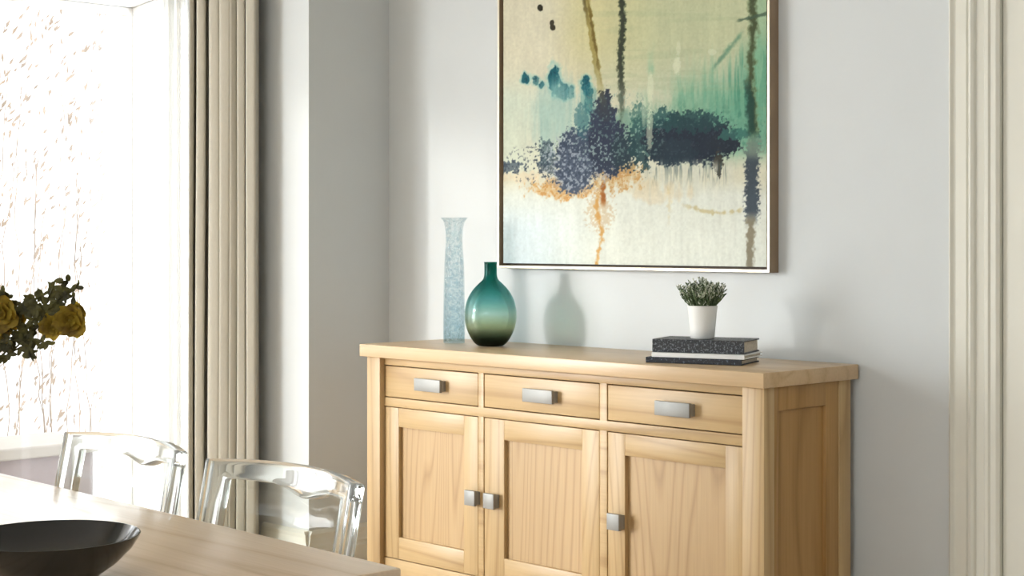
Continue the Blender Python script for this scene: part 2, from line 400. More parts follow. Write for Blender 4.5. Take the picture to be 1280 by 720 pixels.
obj('frame_liner', box(newbm(), FXL+ft, FXR-ft, BW-.012, y1, FZ0+ft, FZ1-ft), M['linerm'], PE)
CX0, CX1, CZ0, CZ1 = FXL+ft+.008, FXR-ft-.009, FZ0+ft+.006, FZ1-ft-.007
CY = BW-.030
# the artwork: paint strokes computed with numpy into a colour attribute of a fine canvas mesh
nx, nz = 460, 500
gx = np.linspace(CX0, CX1, nx); gz = np.linspace(CZ0, CZ1, nz)
X, Z = np.meshgrid(gx, gz)
cs, sn = .69749, .71660
fw = -sn*X+cs*CY; A_ = 640+F*(cs*X+sn*CY)/fw; B_ = 300+(EYE-Z)*F/fw     # artwork layout grid (A across, B down)
rs = np.random.RandomState(4)
def vnoise(a, b_, seed):
    r = np.random.RandomState(seed); T = r.rand(97, 97)
    ia = np.floor(a).astype(int); ib = np.floor(b_).astype(int); fa = a-ia; fb = b_-ib
    fa = fa*fa*(3-2*fa); fb = fb*fb*(3-2*fb)
    g = lambda i, j: T[i % 97, j % 97]
    return (g(ia, ib)*(1-fa)+g(ia+1, ib)*fa)*(1-fb)+(g(ia, ib+1)*(1-fa)+g(ia+1, ib+1)*fa)*fb
def fbm(sa, sb, seed, o=4):
    v = 0; w = .5; tot = 0
    for k in range(o): v = v+w*vnoise(A_/sa*2**k+31.7*k+200, B_/sb*2**k+17.3*k+200, seed+k); tot += w; w *= .55
    return v/tot
n1 = fbm(60, 60, 1); n2 = fbm(14, 30, 11); n3 = fbm(5, 6, 21, 3); n4 = fbm(4, 40, 31, 3); n5 = fbm(2.4, 2.6, 41, 2); n6 = fbm(90, 8, 51, 3)
def sm(e0, e1, v):
    t = np.clip((v-e0)/(e1-e0), 0, 1); return t*t*(3-2*t)
def lin(c): c = np.array(c)/255.; return np.where(c <= .04045, c/12.92, ((c+.055)/1.055)**2.4)
C = np.zeros(X.shape+(3,)); C[:] = (1, 1, 1)
def lay(m, col):
    global C; m = np.clip(m, 0, 1)[..., None]; C = C*(1-m)+np.array(col, float)/255*m
# ground colours
C[:] = np.array((216, 214, 190))/255
lay(sm(330, 150, B_)*.5*sm(860, 640, A_), (222, 214, 186))
lay(sm(690, 800, A_)*sm(170, 40, B_)*.9, (188, 194, 156))
lay(sm(675, 735, A_)*sm(130, 40, B_)*sm(850, 730, A_)*.7, (208, 200, 146))
lay(sm(220, 250, B_+14*(n2-.5)), (222, 226, 214))
lay(sm(235, 290, B_)*sm(760, 640, A_)*.95, (216, 229, 232))
lay(sm(200, 100, B_)*sm(60, 140, B_)*sm(720, 650, A_)*.8, (216, 222, 200))
lay(sm(95, 130, B_)*sm(235, 200, B_)*sm(700, 640, A_)*.5, (206, 224, 208))
# green washes on the right
g = sm(800, 870, A_+80*(n2-.5))*sm(55, 130, B_+50*(n4-.5)-.12*(A_-860))*sm(215, 175, B_)
lay(g*.9, (128, 174, 144)); lay(g*sm(.45, .75, .6*n4+.4*n2)*.5, (90, 152, 126)); lay(g*sm(.52, .3, n2)*.3, (168, 196, 164))
g = sm(905, 945, A_-(80-B_)*.35+8*(n4-.5))*sm(30, 70, B_)*sm(200, 140, B_)
lay(g*.7, (92, 158, 130)); lay(g*sm(.5, .65, n4)*.6, (58, 128, 104))
g = sm(778, 810, A_)*sm(110, 165, B_+30*(n4-.5))*sm(200, 175, B_)
lay(g*.7, (112, 162, 138)); lay(g*sm(.55, .7, n3)*.5, (56, 116, 98))
lay(sm(932, 945, A_)*sm(190, 100, B_)*.5, (130, 180, 146))
lay(sm(.55, .72, n6)*sm(700, 760, A_)*sm(190, 120, B_)*.18, (150, 166, 130))
# dark diagonal scratch
dgn = np.abs((A_-912)*.75+(B_-60)*.62); lay(sm(7, 2, dgn+5*n3)*sm(888, 896, A_)*sm(932, 922, A_)*.55, (50, 112, 92))
# teal marks left
def blob(cx, cy, rx, ry, rough=1., f=None, p=2):
    f = n3 if f is None else f
    return (np.abs((A_-cx)/rx)**p+np.abs((B_-cy)/ry)**p)+rough*(f-.5)*2
for cx, cy, rx, ry, o_ in ((657, 98, 5, 7, .95), (670, 101, 5, 6, .6), (677, 106, 4, 5, .85), (693, 100, 7, 18, 1), (703, 114, 9, 11, .85), (714, 116, 4, 9, .6), (732, 108, 6, 13, 1), (736, 126, 6, 20, .7)):
    m = sm(1.5, .5, blob(cx, cy, rx*1.4, ry*1.2, .8)); lay(m*o_*.45, (110, 186, 184))
    m = sm(1.15, .6, blob(cx, cy, rx, ry, .9)); lay(m*o_, (18, 88, 100)); lay(m*sm(.55, .65, n5)*.5, (6, 50, 66))
m = sm(1.9, -.2, blob(700, 150, 34, 50, .8, n4)); lay(m*.7, (158, 198, 190))
m = sm(1.1, .4, blob(735, 150, 18, 40, 1.2, n4)); lay(m*.5, (96, 152, 146))
m = sm(1.2, .3, blob(780, 165, 30, 32, 1.2, n2)); lay(m*.65, (92, 142, 124))
# orange/ochre
m = sm(1.2, .3, blob(705, 236, 45, 14, 1.3)); lay(m*.75, (214, 172, 110)); lay(m*sm(.5, .6, n5)*.6, (190, 130, 60))
m = sm(1.2, .3, blob(765, 215, 40, 26, 1.4)); lay(m*.7, (206, 172, 118)); lay(m*sm(.5, .6, n5)*.55, (178, 122, 58))
m = sm(1.2, .3, blob(650, 221, 40, 8, 1.3)); lay(m*.5, (228, 206, 170))
m = sm(1.2, .5, blob(750, 265, 16, 22, 1.5, n5)); lay(m*.5, (206, 176, 132))
lay(sm(6, 2, np.abs(A_-(749+3*np.sin(B_/11)))+9*(n3-.25))*sm(235, 250, B_)*.85, (206, 152, 76))
lay(sm(6, 2, np.abs(A_-754)+7*(n3-.3))*sm(225, 232, B_)*sm(262, 250, B_)*.9, (160, 92, 30))
lay(sm(1.2, .3, blob(825, 240, 36, 14, 1.6, n2))*.35, (222, 196, 150))
yl = 258+8*np.sin((A_-860)/26.)
lay(sm(5, 1, np.abs(B_-yl)+8*(n3-.35))*sm(845, 870, A_)*sm(932, 922, A_)*.6, (186, 168, 108))
lay(sm(5, 1, np.abs(A_-836)+9*(n3-.3))*sm(225, 240, B_)*sm(285, 265, B_)*.5, (216, 196, 140))
# navy masses
def mass(cx, cy, rx, ry, col, o_=1., rough=.8, f=None):
    m = sm(1.28, .86, blob(cx, cy, rx*1.08, ry*1.08, rough*2.0, .4*n3+.45*n5+.15*n2)); lay(m*o_, col); return m
for args in ((640, 209, 14, 7, (74, 88, 100), .8, 1.5), (690, 205, 16, 13, (78, 92, 102), .8, 1.5), (682, 190, 9, 14, (74, 96, 104), .7, 1.5), (712, 196, 14, 22, (70, 84, 102), .9, 1.0),
             (735, 190, 32, 28, (66, 78, 98), 1, .7), (718, 214, 22, 24, (78, 90, 108), 1, .7), (754, 165, 16, 42, (50, 60, 80), 1, .6), (764, 185, 24, 30, (46, 56, 76), 1, .7),
             (755, 132, 10, 16, (52, 60, 74), 1, .8), (728, 150, 8, 20, (60, 110, 118), .6, 1.4), (780, 190, 14, 22, (40, 58, 68), .95, 1.0), (802, 180, 14, 28, (36, 66, 72), .9, 1.2), (800, 150, 10, 18, (58, 104, 98), .7, 1.5),
             (846, 172, 36, 24, (30, 42, 56), 1, .7), (878, 176, 38, 26, (30, 40, 54), 1, .6), (840, 190, 28, 16, (34, 50, 62), 1, .8), (905, 180, 18, 12, (32, 42, 54), 1, .8), (830, 150, 18, 12, (36, 78, 80), .8, 1.3), (870, 152, 34, 12, (34, 66, 70), .85, 1.0),
             (922, 168, 22, 6, (52, 104, 96), .8, 1.4), (898, 205, 5, 14, (58, 56, 46), .9, 1.0)): mass(*args)
lay(sm(.55, .7, n5)*sm(1.2, .7, blob(722, 202, 48, 40, .3))*.75, (158, 168, 178)); lay(sm(.6, .72, n5)*sm(1.3, .7, blob(770, 160, 60, 50, .5))*.5, (120, 150, 140)); lay(sm(.42, .3, n5)*sm(1.3, .9, blob(700, 205, 70, 26, .5))*.6, (50, 62, 80))
lay(sm(.66, .76, n5)*sm(1.2, .7, blob(865, 175, 60, 26, .3))*.2, (96, 110, 116))
# drips under the dark mass
dr = sm(195, 212, B_)*sm(250, 205, B_+90*(n4-.5))*sm(800, 820, A_)*sm(925, 905, A_)
lay(dr*sm(.48, .62, n4)*.8, (70, 92, 100)); lay(dr*sm(.5, .38, n4)*.6, (214, 218, 204))
# vertical marks
xo = 733+(B_)*.16
lay(sm(5.5, 3, np.abs(A_-xo)+5*(n3-.5))*sm(150, 60, B_)*.8, (150, 134, 66)); lay(sm(3, 1, np.abs(A_-xo-2)+5*(n3-.4))*sm(120, 60, B_)*sm(0, 30, B_+10)*.7, (96, 78, 30))
lay(sm(4, 1.5, np.abs(A_-xo+3)+4*(n3-.4))*sm(40, 0, B_)*.6, (70, 60, 34))
xk = 777+1.5*np.sin(B_/17)
lay(sm(6, 3, np.abs(A_-xk)+5*(n5-.4))*sm(140, 90, B_+10*n3)*.85, (62, 72, 52)); lay(sm(4, 2, np.abs(A_-xk)+5*(n5-.4))*.55*sm(150, 100, B_), (34, 38, 30))
lay(sm(6, 2, np.abs(A_-776)+8*(n3-.3))*sm(100, 120, B_)*sm(165, 140, B_)*.7, (70, 86, 72))
xr = 940+2*np.sin(B_/19)
lay(sm(9, 5, np.abs(A_-xr)+9*(n3-.35))*sm(185, 160, B_)*.6, (104, 120, 84)); lay(sm(7, 3, np.abs(A_-xr)+9*(n3-.3))*sm(170, 160, B_)*.85, (66, 74, 46))
lay(sm(8, 3, np.abs(A_-xr+3)+9*(n3-.4))*sm(90, 120, B_)*sm(175, 160, B_)*.9, (30, 66, 56))
lay(sm(11, 7, np.abs(A_-940)+9*(n5-.4))*sm(175, 200, B_)*sm(285, 262, B_)*.9, (50, 62, 74)); lay(sm(14, 7, np.abs(A_-942)+16*(n5-.4))*sm(165, 180, B_)*sm(205, 190, B_)*.7, (120, 132, 120))
lay(sm(8, 4, np.abs(A_-938)+8*(n3-.3))*sm(262, 280, B_)*.8, (118, 108, 84))
lay(sm(3, 1, np.abs(B_-(24-(A_-930)*.25))+4*(n3-.4))*sm(918, 926, A_)*.8, (70, 92, 74))
for cx, cy in ((675, 10), (690, 28), (691, 34)): lay(sm(1.1, .7, blob(cx, cy, 3.4, 4.4, .7)), (44, 40, 24))
# pale knife marks
for cx, cy, rx, ry, o_ in ((846, 82, 5, 12, .7), (813, 110, 4, 20, .6), (812, 160, 4, 30, .55), (848, 60, 3, 10, .4), (890, 65, 6, 4, .5), (805, 140, 3, 20, .4)): lay(sm(1.2, .5, blob(cx, cy, rx, ry, .8, n5))*o_, (220, 226, 196))
C *= (1+.07*(n5-.5)+.06*(n4-.5)+.05*(n2-.5))[..., None]
C = np.clip(C, 0, 1); C = np.where(C <= .04045, C/12.92, ((C+.055)/1.055)**2.4)*.86
relief = .0007*(n5-.5)+.0006*(n4-.5)
verts = np.stack([X, CY-relief, Z], -1).reshape(-1, 3)-np.array((-3.12, BW, 1.1))
idx = np.arange(nx*nz).reshape(nz, nx)
q = np.stack([idx[:-1, :-1], idx[:-1, 1:], idx[1:, 1:], idx[1:, :-1]], -1).reshape(-1, 4)
# sides and back of the stretched canvas
back = verts[[0, nx-1, nx*nz-1, nx*nz-nx]].copy(); back[:, 1] = -.013
nv = nx*nz; verts = np.vstack([verts, back])
faces = [tuple(int(i) for i in f) for f in q]
bot = [int(i) for i in idx[0]]; topr = [int(i) for i in idx[-1]]; lef = [int(i) for i in idx[:, 0]]; rig = [int(i) for i in idx[:, -1]]
faces += [tuple(bot[::-1]+[nv, nv+1]), tuple(topr+[nv+2, nv+3]), tuple(lef+[nv+3, nv]), tuple(rig[::-1]+[nv+1, nv+2]), (nv, nv+3, nv+2, nv+1)]
me = bpy.data.meshes.new('canvas'); me.from_pydata([tuple(v) for v in verts.tolist()], [], faces)
ca = me.color_attributes.new('paint', 'FLOAT_COLOR', 'POINT')
colr = np.ones((nv+4, 4)); colr[:nv, :3] = C.reshape(-1, 3); colr[nv:, :3] = .6
ca.data.foreach_set('color', colr.astype(np.float32).ravel())
m, nt, bs, L = mat('artwork_paint'); at = N(nt, 'ShaderNodeAttribute', attribute_name='paint'); L(at.outputs['Color'], bs.inputs['Base Color'])
bs.inputs['Roughness'].default_value = .6; bs.inputs['Specular IOR Level'].default_value = .15; me.materials.append(m)
o = bpy.data.objects.new('canvas', me); COL.objects.link(o); o.parent = PE

# ---------------------------------------------------------------- vases, books, pot
WT = .870
def glassy(name, pts, zr, rough=.02, bump=None, ior=1.45, mixt=0.0, trans=1.0):
    m, nt, b, L = mat(name)
    t = nt.nodes.new('ShaderNodeTexCoord'); s = nt.nodes.new('ShaderNodeSeparateXYZ'); L(t.outputs['Object'], s.inputs[0])
    mr = N(nt, 'ShaderNodeMapRange'); mr.inputs['From Min'].default_value = zr[0]; mr.inputs['From Max'].default_value = zr[1]; L(s.outputs['Z'], mr.inputs[0])
    r = ramp(nt, pts); L(mr.outputs[0], r.inputs[0]); L(r.outputs[0], b.inputs['Base Color'])
    b.inputs['Transmission Weight'].default_value = trans; b.inputs['Roughness'].default_value = rough; b.inputs['IOR'].default_value = ior
    if bump: bump(nt, b, L)
    if mixt:
        tr = N(nt, 'ShaderNodeBsdfTransparent'); L(b.inputs['Base Color'].links[0].from_socket, tr.inputs[0])
        mx = N(nt, 'ShaderNodeMixShader'); mx.inputs[0].default_value = mixt
        L(b.outputs[0], mx.inputs[1]); L(tr.outputs[0], mx.inputs[2]); L(mx.outputs[0], nt.nodes['Material Output'].inputs[0])
    return m
def ribs(nt, b, L):
    w = N(nt, 'ShaderNodeTexNoise', i_Scale=1.0, i_Detail=2.0); L(coords(nt, (70, 70, 3)), w.inputs['Vector'])
    bp = N(nt, 'ShaderNodeBump', i_Strength=.25, i_Distance=.002); L(w.outputs['Fac'], bp.inputs['Height']); L(bp.outputs[0], b.inputs['Normal'])
def bubbles(nt, b, L):
    src = b.inputs['Base Color'].links[0].from_socket
    q = N(nt, 'ShaderNodeTexNoise', i_Scale=95.0, i_Detail=3.0, i_Roughness=.7); L(coords(nt), q.inputs['Vector'])
    rr = ramp(nt, [(.42, (.80, .87, .89)), (.56, (1, 1, 1))]); L(q.outputs['Fac'], rr.inputs[0])
    mm = N(nt, 'ShaderNodeMix', data_type='RGBA', blend_type='MULTIPLY'); mm.inputs[0].default_value = .9; L(src, mm.inputs[6]); L(rr.outputs[0], mm.inputs[7]); L(mm.outputs[2], b.inputs['Base Color'])
    w = N(nt, 'ShaderNodeTexVoronoi', i_Scale=130.0); L(coords(nt), w.inputs['Vector'])
    bp = N(nt, 'ShaderNodeBump', i_Strength=1.0, i_Distance=.004); L(w.outputs['Distance'], bp.inputs['Height']); L(bp.outputs[0], b.inputs['Normal'])
M['teal'] = glassy('teal_ombre_glass', [(0, (.03, .05, .04)), (.08, (.10, .16, .12)), (.22, (.70, .74, .60)), (.38, (.74, .85, .81)), (.58, (.42, .70, .69)), (.76, (.14, .50, .47)), (1, (.03, .38, .33))], (0, .246), .03, ribs, mixt=.6)
M['bubble'] = glassy('bubbled_glass', [(0, (.84, .90, .92)), (.5, (.93, .955, .965)), (.85, (.97, .98, .98)), (1, (.98, .985, .985))], (0, .38), .06, bubbles, mixt=.85)
def shell(prof, th):
    """closed wall of revolution: outer profile up, inner profile down"""
    inner = []
    for i, (r, z) in enumerate(prof):
        if r < 1e-6: continue
        inner.append((max(r-th, .001), max(z, th*1.6)))
    return prof+inner[::-1]+[(0, th*1.6)]
vx, vy = -3.462, 3.282
prof = [(0, .003), (.030, .001), (.038, .002), (.050, .012), (.064, .035), (.073, .060), (.0765, .085), (.075, .110), (.068, .137), (.054, .162), (.037, .181), (.0235, .194), (.0195, .204), (.0185, .215), (.0185, .240), (.0200, .246)]
def smoothp(p, k=3):
    out = []
    for i in range(len(p)-1):
        p0, p1, p2, p3 = p[max(i-1, 0)], p[i], p[i+1], p[min(i+2, len(p)-1)]
        for s in range(k):
            t = s/k; out.append(tuple(.5*((2*p1[a])+(-p0[a]+p2[a])*t+(2*p0[a]-5*p1[a]+4*p2[a]-p3[a])*t*t+(-p0[a]+3*p1[a]-3*p2[a]+p3[a])*t**3) for a in (0, 1)))
    return [(max(r, 0), max(z, .0005)) for r, z in out]+[p[-1]]
o = obj('bottle_vase', lathe(newbm(), shell(smoothp(prof), .0022), 72), M['teal'], None, True, label='round teal glass bottle vase fading to dark green at its base, on the sideboard', category='vase')
o.location = (vx, vy, WT+.0005)
tx, ty = -3.641, 3.300
prof = [(0, .002), (.028, .0005), (.032, .004), (.033, .05), (.032, .12), (.031, .20), (.0285, .26), (.026, .30), (.0265, .335), (.031, .362), (.040, .376), (.043, .378)]
o = obj('textured_vase', lathe(newbm(), shell(smoothp(prof), .003), 64), M['bubble'], None, True, label='tall slim clear bubbled glass vase with flared rim, behind the teal bottle', category='vase')
o.location = (tx, ty, WT+.0005)

def speckle(name, base, fleck, th, scale):
    m, nt, b, L = mat(name); n = N(nt, 'ShaderNodeTexNoise', i_Scale=scale, i_Detail=4.0, i_Roughness=.7); L(coords(nt), n.inputs['Vector'])
    r = ramp(nt, [(th-.02, base), (th+.05, fleck)]); L(n.outputs['Fac'], r.inputs[0]); L(r.outputs[0], b.inputs['Base Color']); b.inputs['Roughness'].default_value = .5; return m
M['cover'] = speckle('patterned_cover', (.012, .014, .018), (.17, .19, .21), .55, 170)
M['cover2'] = speckle('dark_cover', (.010, .012, .018), (.18, .22, .28), .60, 150)
M['whitec'] = plain('white_cover', (.78, .78, .76), .5, vary=.02)
M['paper'] = plain('book_pages', (.62, .55, .45), .8, bump=.5, bscale=300, vary=.15, vscale=200)
def book(bx, by, ang, L_, D, z, h, cm, ct, label):
    """bx,by: near right bottom corner; spine towards the room"""
    e = empty('book', (bx, by, z), ang, label=label, category='book', group='books stacked on the sideboard')
    T = WM[e.name]; 
    b = newbm(); box(b, -L_, 0, 0, D, 0, ct, .0006); box(b, -L_, 0, 0, D, h-ct, h, .0006); box(b, -L_, 0, 0, .003, ct, h-ct)
    b.transform(T); obj('cover', b, cm, e)
    b = newbm(); box(b, -L_+.004, -.004, .003, D-.004, ct, h-ct); b.transform(T); obj('pages', b, M['paper'], e)
BA = math.radians(20.5)
book(-2.486, 3.211, BA, .252, .150, WT+.0005, .0140, M['cover2'], .003, 'thin black speckled book, bottom of the stack under the potted plant')
book(-2.480, 3.214, BA-.01, .244, .148, WT+.0150, .0115, M['whitec'], .003, 'thin white book in the middle of the stack under the potted plant')
book(-2.490, 3.226, math.radians(21.5), .240, .140, WT+.0270, .0330, M['cover'], .0035, 'thick black patterned book, topmost of the stack under the potted plant')
px_, py_ = -2.628, 3.234; PZ = WT+.0605
PP = empty('potted_plant', (px_, py_, PZ), label='small bushy green plant in a white tapered pot on the stack of books', category='potted plant')
M['pot'] = plain('white_ceramic', (.80, .80, .77), .45, vary=.01)
M['soil'] = plain('soil', (.05, .035, .02), .95, vary=.3)
prof = [(0, 0), (.028, 0), (.0305, .002), (.033, .03), (.0375, .078), (.0385, .083), (.0365, .084), (.0355, .080), (.0345, .072), (0, .071)]
b = lathe(newbm(), prof, 48, px_, py_, PZ); obj('pot', b, M['pot'], PP, 50)
obj('soil', lathe(newbm(), [(0, .0725), (.0346, .0722), (.034, .0715), (0, .0712)], 32, px_, py_, PZ), M['soil'], PP)
M['leafg'] = plain('dark_leaves', (.085, .13, .055), .55, vary=.4, vscale=60)
M['leafw'] = plain('pale_tips', (.55, .58, .46), .6, vary=.2, vscale=60)
b = newbm(); b2 = newbm(); r3 = random.Random(11)
for i in range(210):
    a = r3.uniform(0, 2*math.pi); rr = math.sqrt(r3.random())
    p0 = Vector((px_+.026*rr*math.cos(a), py_+.026*rr*math.sin(a), PZ+.072)); le = r3.uniform(.045, .082)*(1-.25*rr)
    out = .026*rr+r3.uniform(-.008, .012); d = Vector((math.cos(a)*out, math.sin(a)*out, le))
    pts = [p0+d*t+Vector((r3.uniform(-.001, .001), r3.uniform(-.001, .001), 0)) for t in (0, .35, .7, 1)]
    tube(b, pts, [.0011, .0010, .0008, .0004], 4)
    for t in (.3, .42, .54, .66, .78, .9, 1):
        p = p0+d*t
        for s in (0, 1):
            aa = r3.uniform(0, 2*math.pi); dd = (math.cos(aa)*.8, math.sin(aa)*.8, .9)
            tgt = b2 if (t > .72 and r3.random() < .5) or r3.random() < .06 else b
            leaf(tgt, p, dd, .0042, r3.uniform(.006, .011))
obj('foliage', b, M['leafg'], PP); obj('pale_tips', b2, M['leafw'], PP, label='pale greenish white leaf tips')

# ---------------------------------------------------------------- table
TA = math.radians(-1.7); TZ = .740
TE = empty('dining_table', (-1.672, 1.42, 0), TA, label='oak dining table in the foreground, holding the dark bowl', category='table')
T = WM[TE.name]
b = newbm(); box(b, -2.05, 0, -.92, 0, TZ-.042, TZ, .003); b.transform(T); obj('tabletop', b, M['table'], TE, 40)
b = newbm(); box(b, -1.95, -.10, -.12, -.10, TZ-.13, TZ-.042); box(b, -1.95, -.10, -.82, -.80, TZ-.13, TZ-.042); box(b, -1.95, -1.93, -.80, -.12, TZ-.13, TZ-.042); box(b, -.12, -.10, -.80, -.12, TZ-.13, TZ-.042)
b.transform(T); obj('apron', b, M['table'], TE)
for lx in (-1.985, -.125):
    for ly in (-.885, -.105):
        b = newbm(); box(b, lx, lx+.07, ly-.035+.0, ly+.035, 0, TZ-.0425, .003); b.transform(T); obj('leg', b, M['table'], TE)
# bowl
def bowlmat():
    m, nt, b, L = mat('dark_glaze'); n = N(nt, 'ShaderNodeTexNoise', i_Scale=45.0, i_Detail=5.0); L(coords(nt), n.inputs['Vector'])
    t = nt.nodes.new('ShaderNodeTexCoord'); s = N(nt, 'ShaderNodeVectorMath', operation='LENGTH')
    mp = N(nt, 'ShaderNodeMapping'); mp.inputs['Scale'].default_value = (1, 1, 0); L(t.outputs['Object'], mp.inputs[0]); L(mp.outputs[0], s.inputs[0])
    r = ramp(nt, [(.35, (.010, .010, .006)), (.62, (.075, .08, .035))]); L(n.outputs['Fac'], r.inputs[0])
    r2_ = ramp(nt, [(.05, (1, 1, 1)), (.085, (0, 0, 0))]); L(s.outputs['Value'], r2_.inputs[0])
    mx = N(nt, 'ShaderNodeMix', data_type='RGBA'); L(r2_.outputs[0], mx.inputs[0]); mx.inputs[6].default_value = (.007, .007, .006, 1); L(r.outputs[0], mx.inputs[7])
    L(mx.outputs[2], b.inputs['Base Color']); b.inputs['Roughness'].default_value = .12; return m
M['bowl'] = bowlmat()
bx, by = -1.925, 1.040
prof = [(0, .004), (.052, .004), (.054, 0), (.060, 0), (.062, .006), (.085, .022), (.104, .041), (.1135, .056), (.1145, .059), (.1125, .0595), (.102, .045), (.083, .028), (.055, .015), (0, .011)]
o = obj('bowl', lathe(newbm(), prof, 96), M['bowl'], None, 50, label='shallow glossy black bowl on the dining table', category='bowl')
o.location = (bx, by, TZ+.0005)

# ---------------------------------------------------------------- clear chairs
M['acryl'] = glassy('clear_acrylic', [(0, (.86, .89, .87)), (1, (.86, .89, .87))], (0, 1), .02, None, 1.46, trans=.86)
M['acryl2'] = pane_mat('clear_acrylic_sheet', (.95, .965, .955), .05)
CE = empty('clear_chair', (0, 0, 0), label='clear acrylic chair beside the beige curtain, nearest the sideboard', category='chair', group='clear acrylic chairs along the far side of the table')
HW = .207; ZT = .800
def yb(u, z): return .045*(1-(u/HW)**2)+(z-.80)*.20      # bowed in plan, leaning back
def strip(bm, us, zlo, zhi, th, nz=3):
    """curved slab between lower and upper edges, following the bow of the back"""
    n = len(us); G = []
    for s in (-1, 1):
        g = []
        for j in range(nz+1):
            t = j/nz; g.append([bm.verts.new((u, yb(u, zlo(u)*(1-t)+zhi(u)*t)+s*th/2, zlo(u)*(1-t)+zhi(u)*t)) for u in us])
        G.append(g)
    for s in (0, 1):
        for j in range(nz):
            for i in range(n-1): bm.faces.new((G[s][j][i], G[s][j][i+1], G[s][j+1][i+1], G[s][j+1][i]))
    for i in range(n-1):
        for j in (0, nz): bm.faces.new((G[0][j][i], G[0][j][i+1], G[1][j][i+1], G[1][j][i]))
    for j in range(nz):
        for i in (0, n-1): bm.faces.new((G[0][j][i], G[0][j+1][i], G[1][j+1][i], G[1][j][i]))
us = [HW*(-1+2*i/40) for i in range(41)]
top = lambda u: ZT+.006*math.cos(u/HW*math.pi/2)
low = lambda u: ZT-.031-.016*math.exp(-((u-.03)/.05)**2)
b = newbm(); us = [HW*k for k in (-1, -.93, -.86, -.79)]+[HW*.79*(-1+2*i/36) for i in range(1, 36)]+[HW*k for k in (.79, .86, .93, 1)]
G = []
for u in us:
    zs = [.44+(low(u)-.44)*k/8 for k in range(8)]+[low(u)+(top(u)-low(u))*k/3 for k in range(4)]
    G.append([b.verts.new((u, yb(u, z), z)) for z in zs])
for i in range(len(us)-1):
    mid = abs(us[i]+us[i+1])/2 < HW*.79
    for k in range(11):
        if mid and k < 8: continue
        b.faces.new((G[i][k], G[i+1][k], G[i+1][k+1], G[i][k+1]))
for v in [v for v in b.verts if not v.link_faces]: b.verts.remove(v)
o = obj('back_frame', b, M['acryl'], CE, 40); solid(o, .024)
bv = o.modifiers.new('bevel', 'BEVEL'); bv.width = .004; bv.segments = 2; bv.limit_method = 'ANGLE'; bv.angle_limit = math.radians(50)
b = newbm(); strip(b, [HW*.79*(-1+2*i/30) for i in range(31)], lambda u: .46, lambda u: low(u)-.001, .005, 6)
obj('back_panel', b, M['acryl2'], CE, True)
b = newbm(); pts = [(-.20, -.03), (-.20, -.36), (-.18, -.385), (.18, -.385), (.20, -.36), (.20, -.03), (.10, -.018), (-.10, -.018)]
prism(b, [(x, y-.05) for x, y in pts], .415, .438); o = obj('seat', b, M['acryl'], CE)
for s in (-1, 1):
    for yt, yo in ((-.12, .02), (-.40, -.41)):
        b = newbm(); A = [(s*.165-.018, yt-.018), (s*.165+.018, yt-.018), (s*.165+.018, yt+.018), (s*.165-.018, yt+.018)]
        top_ = [b.verts.new((x, y, .4145)) for x, y in A]; bot_ = [b.verts.new((s*.185+(x-s*.165)*.7, yo+(y-yt)*.7, 0)) for x, y in A]
        b.faces.new(top_); b.faces.new(bot_[::-1])
        for i in range(4): b.faces.new((bot_[i], bot_[(i+1) % 4], top_[(i+1) % 4], top_[i]))
        obj('leg', b, M['acryl'], CE)
CE.location = (-2.194, 1.600, 0)
copy_thing(CE, (-2.728, 1.622, -.010), 0, label='clear acrylic chair in front of the bright window, left of the other', category='chair', group='clear acrylic chairs along the far side of the table')['label']
for o in bpy.data.objects:
    if o.name.startswith('clear_chair') and o.location.z < 0: o.location.z = 0

# ---------------------------------------------------------------- flower arrangement (vase just out of frame on the left)
fx, fy = -2.40, 1.10
FE = empty('flower_arrangement', (fx, fy, TZ), label='olive brown leaf and flower sprays in a vase at the left end of the table', category='flowers')
M['vasew'] = plain('stone_vase', (.30, .28, .25), .6, vary=.1)
obj('vase', lathe(newbm(), [(0, 0), (.035, 0), (.052, .03), (.058, .07), (.045, .12), (.026, .15), (.026, .165), (.030, .17), (.026, .17), (.022, .16), (.022, .15), (0, .14)], 40, fx, fy, TZ+.0005), M['vasew'], FE, 50)
def backlit(name, a, b_, tr):
    m, nt, b, L = mat(name); n = N(nt, 'ShaderNodeTexNoise', i_Scale=40.0, i_Detail=3.0); L(coords(nt), n.inputs['Vector'])
    r = ramp(nt, [(.35, a), (.65, b_)]); L(n.outputs['Fac'], r.inputs[0]); L(r.outputs[0], b.inputs['Base Color']); b.inputs['Roughness'].default_value = .6
    t = N(nt, 'ShaderNodeBsdfTranslucent'); L(r.outputs[0], t.inputs[0]); mx = N(nt, 'ShaderNodeMixShader'); mx.inputs[0].default_value = tr
    L(b.outputs[0], mx.inputs[1]); L(t.outputs[0], mx.inputs[2]); L(mx.outputs[0], nt.nodes['Material Output'].inputs[0]); return m
M['bloom'] = backlit('olive_petals', (.19, .115, .010), (.44, .31, .03), .55)
M['sprig'] = backlit('dark_sprigs', (.04, .035, .008), (.12, .11, .025), .4)
def at(px, py, d):                                     # a point in the arrangement, d metres away
    r = (px-640)/F*d; return Vector((cs*r-sn*d, sn*r+cs*d, EYE-(py-300)/F*d))
sprig = newbm(); r4 = random.Random(21)
